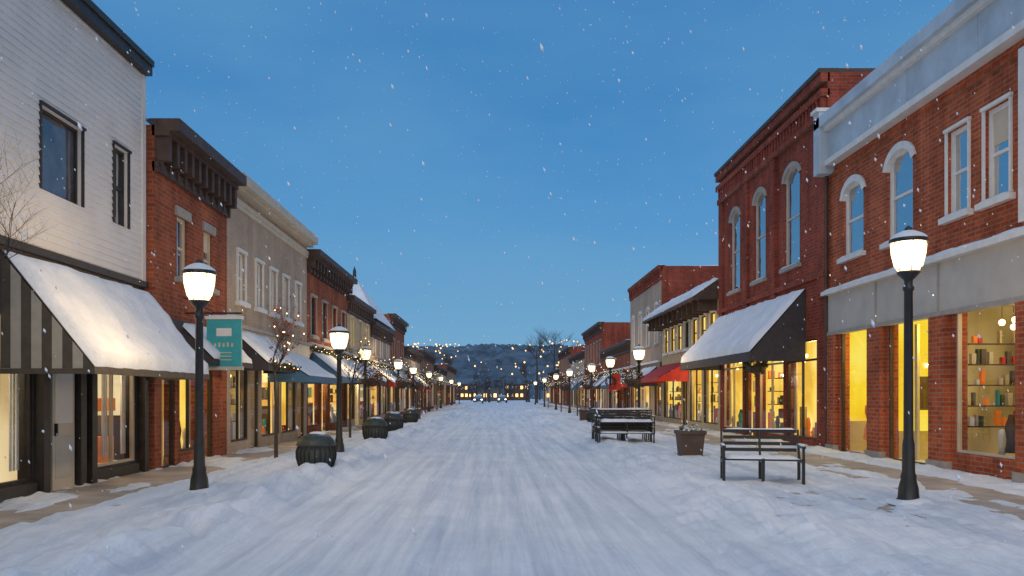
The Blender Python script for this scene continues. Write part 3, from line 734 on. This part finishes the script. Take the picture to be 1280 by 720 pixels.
# ------------------------------------------------------------ blade sign
e = empty('hanging_shop_sign')
mb = MB(); x0, x1, y = -6.5, -5.72, 18.0
mb.box(x0, x1, y-.03, y+.03, 2.3, 3.36, 'teal'); mb.box(x0-.03, x1+.03, y-.045, y+.045, 3.362, 3.43, 'white'); mb.box(x0-.03, x1+.03, y-.045, y+.045, 2.22, 2.298, 'greypanel')
mb.box(x0+.22, x1-.22, y-.036, y-.0305, 2.98, 3.16, 'white'); mb.obj('board', e)
mb = MB()
for i in range(5): mb.box(x0+.17+i*.095, x0+.215+i*.095, y-.037, y-.0315, 2.74, 2.82+.02*(i % 2), 'cream')
for i in range(3): mb.box(x0+.22, x1-.22, y-.037, y-.0315, 2.6-i*.08, 2.62-i*.08, 'cream')
mb.obj('lettering', e)
mb = MB(); mb.tube((-7.02, y, 3.5), (x1, y, 3.5), .02, .02, 'black'); mb.tube((-7.02, y, 3.85), (-6.3, y, 3.5), .012, .012, 'black')
for xx in (x0+.1, x1-.1): mb.tube((xx, y, 3.43), (xx, y, 3.5), .01, .01, 'black')
mb.obj('bracket', e)
mb = MB(); snow_patch(mb, (x0, y-.04, 3.432), (x1, y-.04, 3.432), (x1, y+.04, 3.432), (x0, y+.04, 3.432), .04, 8, 3); mb.obj('snow_cap', e)

# ------------------------------------------------------------ bench
def bench(x, y, rot, L=1.6, name='park_bench', sn=.05, z=.12, sc=1.0):
    e = empty(name, (x, y, z)); e.rotation_euler[2] = rot; e.scale = (sc, sc, sc)
    mb = MB()
    for sx in (-L/2, 0, L/2):
        mb.box(sx-.025, sx+.025, -.26, -.21, -.05, .44, 'black'); mb.box(sx-.025, sx+.025, .2, .25, -.05, .44, 'black')
        mb.box(sx-.02, sx+.02, -.26, .25, .36, .4, 'black')
        mb.tube((sx, .22, .42), (sx, .34, .92), .024, .02, 'black', 6)
        if sx:
            mb.box(sx-.03, sx+.03, -.3, .27, .62, .66, 'black'); mb.box(sx-.02, sx+.02, -.27, -.23, .44, .62, 'black')
    mb.obj('frame', e)
    mb = MB()
    for i in range(6): mb.box(-L/2+.03, L/2-.03, -.27+i*.083, -.21+i*.083, .402, .43, 'black')
    mb.obj('seat', e)
    mb = MB()
    for i in range(4):
        z = .53+i*.11; yy = .245+.24*(z-.42)/1.0; mb.box(-L/2+.03, L/2-.03, yy-.012, yy+.012, z, z+.06, 'black')
    mb.obj('backrest', e)
    mb = MB(); snow_patch(mb, (-L/2+.05, -.26, .431), (L/2-.05, -.26, .431), (L/2-.05, .2, .431), (-L/2+.05, .2, .431), sn, 20, 6)
    snow_patch(mb, (-L/2+.05, .31, .922), (L/2-.05, .31, .922), (L/2-.05, .36, .922), (-L/2+.05, .36, .922), sn*.7, 20, 3)
    for s in (-1, 1): snow_patch(mb, (s*L/2-.03, -.29, .661), (s*L/2+.03, -.29, .661), (s*L/2+.03, .26, .661), (s*L/2-.03, .26, .661), sn*.6, 3, 8)
    mb.obj('seat_snow', e)
bench(4.68, 14.1, -.2, 1.32)
# benches stacked together for the winter
for (x, y, r_, zz) in ((4.1, 25.3, .03, .12), (4.1, 25.85, -.02, .12), (4.15, 26.4, .02, .12), (4.12, 26.95, .0, .12), (4.12, 25.33, .02, .47), (4.08, 25.88, -.02, .47), (4.15, 26.45, .03, .47)): bench(x, y, r_, 2.2, sn=.13 if zz > .3 else .07, z=zz, sc=.78)

# ------------------------------------------------------------ bins / planters
def bin_(x, y, s=1.0, name='litter_bin', k='greenmetal'):
    e = empty(name, (x, y, .07)); mb = MB()
    mb.lathe(0, 0, [(0, .0), (.27*s, 0), (.33*s, .05), (.4*s, .3*s), (.41*s, .45*s), (.37*s, .55*s), (.42*s, .57*s), (.42*s, .61*s), (.36*s, .63*s)], k, 22)
    for i in range(22):
        t = i/22*2*math.pi; pr = [(.34, .05), (.415, .3), (.42, .45), (.38, .55)]
        for (r0, z0), (r1, z1) in zip(pr, pr[1:]): mb.tube((r0*s*math.cos(t), r0*s*math.sin(t), z0*s), (r1*s*math.cos(t), r1*s*math.sin(t), z1*s), .012, .012, 'black', 4)
    mb.obj('body', e)
    mb = MB(); mb.lathe(0, 0, [(.4*s, .612*s), (.39*s, .66*s), (.3*s, .76*s), (.15*s, .82*s), (0, .835*s)], k, 22); mb.obj('lid', e)
    mb = MB(); mb.lathe(.02, .03, [(.2*s, .805*s), (.15*s, .84*s), (.08*s, .855*s), (0, .86*s)], 'snow', 14); mb.obj('snow_cap', e)
bin_(-3.72, 16.55, .97)
for x, y, s in ((-4.0, 26.5, 1), (-4.3, 33.5, 1), (-4.6, 43, 1), (5.0, 36, .9), (5.4, 44, 1)): bin_(x, y, s)
def planter(x, y):
    e = empty('planter_box', (x, y, .07)); mb = MB()
    mb.lathe(0, 0, [(.0, 0), (.34, 0), (.38, .06), (.36, .12), (.42, .6), (.47, .62), (.47, .7), (.4, .7), (.4, .62), (0, .62)], 'darkbrown', 4, smooth=False); mb.obj('box', e, rot=math.pi/4)
    mb = MB(); leaf_cluster(mb, (0, 0, .68), .28, 130, 'leaf', .05, .3); leaf_cluster(mb, (0, 0, .72), .27, 70, 'snow', .06, .2); mb.obj('shrub', e)
planter(4.85, 20.0); planter(-4.9, 38); planter(5.2, 47); planter(-5, 50)

# ------------------------------------------------------------ bare trees
def tree(x, y, H, seed, spread=.55, red=False, z0=.05, lean=0, trunk=.05, lv0=4, lights=0):
    r = random.Random(seed); mb = MB()
    def br(p, d, L, rad, lv):
        n = 3; q = p
        for i in range(n):
            d = (d+Vector((r.uniform(-1, 1), r.uniform(-1, 1), r.uniform(-.3, .6)))*.14).normalized()
            nq = q+d*(L/n); r0 = rad*(1-.5*i/n); r1 = rad*(1-.5*(i+1)/n)
            mb.tube(q, nq, r0, r1, 'bark', 5 if lv > 2 else 3)
            if lv > 0 and (i > 0 or lv < 4):
                for c in range(2 if lv > 1 else 3):
                    a = r.uniform(0, 2*math.pi); s = Vector((math.cos(a), math.sin(a), r.uniform(.2, .9)))
                    br(nq, (d*.6+s*spread).normalized(), L*r.uniform(.5, .72), r1*.62, lv-1)
            q = nq
        if lv == 0 and red and r.random() < .07: leaf_cluster(mb, q, .05, 3, 'leafred', .03)
        if lv == 0 and lights and r.random() < lights: mb.lathe(q.x, q.y, [(0, q.z+.02), (.02, q.z), (0, q.z-.02)], 'bulb', 5)
    e = empty('bare_tree', (0, 0, 0))
    mb.tube((x, y, z0), (x, y, z0+H*.4), trunk, trunk*.8, 'bark', 8)
    br(Vector((x, y, z0+H*.4)), Vector((lean, 0, 1)), H*.32, trunk*.8, lv0)
    mb.obj('branches', e)
tree(-5.28, 19.2, 3.5, 3, .6, True, lights=.01)
tree(-5.38, 7.3, 3.9, 5, .85, lean=.05)
for i, (x, y) in enumerate([(-5.2, 28.5), (-5.4, 40), (-5.6, 50), (-5.5, 62), (5.6, 47), (5.8, 57), (5.7, 70), (-5.6, 76), (5.6, 86)]): tree(x, y, 3.8, 20+i, .6, i % 2 == 0, lv0=3, lights=.06)
for i, (x, y, h) in enumerate([(7.5, 146, 13), (11, 150, 14), (13.5, 148, 11), (-8.5, 146, 9), (-12, 150, 10), (6.5, 170, 8)]): tree(x, y, h, 50+i, .65, lv0=4, trunk=.22)

# ------------------------------------------------------------ cars
def car(x, y, rot, lights=True):
    e = empty('car', (x, y, .03)); e.rotation_euler[2] = rot
    prof = [(-2.2, .35), (-2.25, .7), (-2.1, .9), (-1.2, 1.0), (-.6, 1.42), (.9, 1.45), (1.6, 1.02), (2.15, .95), (2.25, .6), (2.2, .35)]
    mb = MB(); W = .88; vs = []
    for s in (-1, 1):
        for (a, z) in prof: vs.append((s*(W if z < 1.1 else W*.78), a, z))
    n = len(prof); fs = [tuple(range(n)), tuple(range(n, 2*n))[::-1]]+[(i, (i+1) % n, n+(i+1) % n, n+i) for i in range(n)]
    mb.addmesh(vs, fs, 'car'); mb.obj('body', e)
    mb = MB()
    for s in (-1, 1):
        mb.face([(s*.885, -1.05, 1.03), (s*.885, 1.4, 1.05), (s*.72, .85, 1.39), (s*.72, -.58, 1.37)], 'glass')
    mb.face([(-.7, -1.14, 1.06), (.7, -1.14, 1.06), (.62, -.66, 1.4), (-.62, -.66, 1.4)], 'glass'); mb.face([(-.7, 1.58, 1.05), (.7, 1.58, 1.05), (.62, .96, 1.43), (-.62, .96, 1.43)], 'glass')
    mb.obj('windows', e)
    mb = MB()
    for s in (-1, 1):
        for a in (-1.35, 1.4): mb.tube((s*.7, a, .33), (s*.92, a, .33), .33, .33, 'tyre', 16, True)
    mb.obj('wheels', e)
    mb = MB()
    for s in (-1, 1):
        mb.box(s*.5, s*.8, -2.29, -2.2, .62, .78, 'head'); mb.box(s*.55, s*.8, 2.2, 2.29, .65, .8, 'tail')
    mb.obj('lights', e)
    mb = MB(); snow_patch(mb, (-.66, -.55, 1.43), (.66, -.55, 1.43), (.66, .88, 1.455), (-.66, .88, 1.455), .08, 8, 8); mb.obj('roof_snow', e)
car(1.2, 158, 0); car(-3.3, 150, 0)

# ------------------------------------------------------------ far end of town
r = random.Random(99)
for i in range(16):
    x = -62+i*8.2+r.uniform(-1.5, 1.5); y = r.uniform(185, 245); w = r.uniform(6, 9); h = r.uniform(3.0, 5.0); d = 8
    e = empty('distant_house'); mb = MB(); k = r.choice(['darkbrown', 'darkbrown', 'stone', 'car'])
    mb.box(x, x+w, y, y+d, -.1, h, k)
    mb.addmesh([(x-.3, y-.4, h), (x+w+.3, y-.4, h), (x+w+.3, y+d+.4, h), (x-.3, y+d+.4, h), (x-.3, y+d/2, h+1.8), (x+w+.3, y+d/2, h+1.8)], [(0, 1, 5, 4), (2, 3, 4, 5), (0, 4, 3), (1, 2, 5)], 'hazed_forest')
    mb.obj('house_walls', e); mb = MB(); n = 5
    for a in range(n):
        for z in ([1.0] if h < 4.2 else [1.0, 3.2]):
            c = x+w*(a+.5)/n; mb.box(c-.35, c+.35, y-.06, y-.01, z, z+.9, 'bulb_far' if r.random() < .45 else 'glass')
    mb.obj('house_windows', e)
nxh, nyh = 420, 50; vs = []; fs = []
for j in range(nyh+1):
    for i in range(nxh+1):
        x = -520+1040*i/nxh; y = 260+420*j/nyh
        base = 37*ss(0, 1, j/nyh*1.15)*(1+.22*noise.noise(Vector((x*.009+.4, 3, 0))))
        n = noise.fractal(Vector((x*.06, y*.06, 1)), 1, 2, 4)
        vs.append((x, y, base+2.2*n+r.uniform(0, 3.2)*(1 if j > 3 else 0)-1.5))
for j in range(nyh):
    for i in range(nxh): q = j*(nxh+1)+i; fs.append((q, q+1, q+nxh+2, q+nxh+1))
mb = MB(); mb.addmesh(vs, fs, 'hazed_forest', False); mb.obj('hill')
mb = MB()
cl = [(r.uniform(.41, .59), r.uniform(.28, .72)) for _ in range(22)]
for i in range(260):
    c = r.choice(cl)
    ii = int(nxh*(c[0]+r.gauss(0, .010))); j = max(3, min(nyh-10, int(nyh*(c[1]+r.gauss(0, .04))))); v = vs[j*(nxh+1)+ii]; z = v[2]+3.5; s = r.uniform(.25, .6)
    mb.lathe(v[0], v[1]-2, [(0, z+s), (s*.8, z+s*.4), (s*.8, z-s*.4), (0, z-s)], 'bulb_far', 6)
mb.obj('hillside_town_lights')
mb = MB()
for i in range(70):
    x = r.uniform(-70, 80); y = r.uniform(165, 250); h = r.uniform(4, 7.5)*(1.5 if abs(x) > 14 else 1)
    mb.tube((x, y, 0), (x, y, h*.6), .25, .12, 'bark', 5)
    for c in range(6):
        cx = x+r.uniform(-1, 1)*h*.2; cz = h*r.uniform(.45, .9)
        for q in range(34):
            p = Vector((cx, y, cz))+Vector((r.gauss(0, 1), r.gauss(0, 1), r.gauss(0, 1)))*h*.09
            s = .3; a = r.uniform(0, 3.14); mb.face([p+Vector((-s*math.cos(a), 0, -s*math.sin(a))), p+Vector((s*.4*math.sin(a), .1, -s*.4*math.cos(a))), p+Vector((s*math.cos(a), 0, s*math.sin(a)))], 'bark' if r.random() < .5 else 'hazed_forest')
mb.obj('distant_tree_row')

# ------------------------------------------------------------ falling snow
mb = MB()
for i in range(4000):
    y = r.uniform(3.5, 45); x = r.uniform(-.8, .8)*y; z = r.uniform(.3, 1.67+.55*y)
    s = r.uniform(.003, .012)*(.7+y/28)*(1.6 if r.random() < .06 else 1); p = Vector((x, y, z)); d = Vector((.35, .1, -1)).normalized()*s*r.uniform(1, 2.4)
    a = d.orthogonal().normalized()*s*.8; c = d.normalized().cross(a)
    mb.addmesh([p+d, p-d, p+a, p+c, p-a, p-c], [(0, 2, 3), (0, 3, 4), (0, 4, 5), (0, 5, 2), (1, 3, 2), (1, 4, 3), (1, 5, 4), (1, 2, 5)], 'flake', True)
mb.obj('falling_snow')

# ------------------------------------------------------------ world + sun
w = bpy.data.worlds.new('World'); scene.world = w; w.use_nodes = True; nt = w.node_tree; nt.nodes.clear()
out = nt.nodes.new('ShaderNodeOutputWorld'); bg = nt.nodes.new('ShaderNodeBackground'); bg2 = nt.nodes.new('ShaderNodeBackground')
tc = nt.nodes.new('ShaderNodeTexCoord'); sp = nt.nodes.new('ShaderNodeSeparateXYZ'); nt.links.new(tc.outputs['Generated'], sp.inputs[0])
rp = ramp(nt, sp.outputs[2], [(0, (.20, .39, .58)), (.07, (.14, .36, .60)), (.2, (.058, .26, .57)), (.34, (.042, .21, .50)), (.45, (.045, .205, .48)), (.8, (.13, .30, .56))])
mp = nt.nodes.new('ShaderNodeMapping'); mp.inputs['Scale'].default_value = (1, 1, 3.0); nt.links.new(tc.outputs['Generated'], mp.inputs[0])
nn = noise_tex(nt, mp.outputs[0], 1.5, 5, .55); cr = ramp(nt, nn.outputs['Fac'], [(.4, (0, 0, 0)), (.75, (.6, .6, .6))])
col = mixc(nt, cr.outputs[0], rp.outputs[0], (.13, .34, .57))
gl = mathn(nt, 'MAXIMUM', mathn(nt, 'MULTIPLY', sp.outputs[1], -1), 0)
col2 = mixc(nt, gl, col, (.74, .70, .70))
nt.links.new(col2, bg.inputs[0]); bg.inputs[1].default_value = 1.0
sky = nt.nodes.new('ShaderNodeTexSky'); sky.sky_type = 'NISHITA'; sky.sun_disc = False
sky.sun_elevation = math.radians(3); sky.sun_rotation = math.radians(180)
nt.links.new(sky.outputs[0], bg2.inputs[0]); bg2.inputs[1].default_value = .01
ad = nt.nodes.new('ShaderNodeAddShader'); nt.links.new(bg.outputs[0], ad.inputs[0]); nt.links.new(bg2.outputs[0], ad.inputs[1]); nt.links.new(ad.outputs[0], out.inputs[0])
sl = bpy.data.lights.new('twilight_sun', 'SUN'); sl.energy = .5; sl.angle = math.radians(45); sl.color = (1, .95, .92)
so = bpy.data.objects.new('twilight_sun', sl); scene.collection.objects.link(so); so.rotation_euler = (math.radians(42), math.radians(-12), 0)

# ------------------------------------------------------------ camera
cd = bpy.data.cameras.new('camera'); cd.sensor_width = 36; cd.lens = 28.125; cd.shift_x = .0156; cd.shift_y = .104; cd.clip_end = 6000; cd.clip_start = .1
co = bpy.data.objects.new('camera', cd); scene.collection.objects.link(co); co.location = (0, 0, 1.67); co.rotation_euler = (math.radians(90), 0, 0)
scene.camera = co
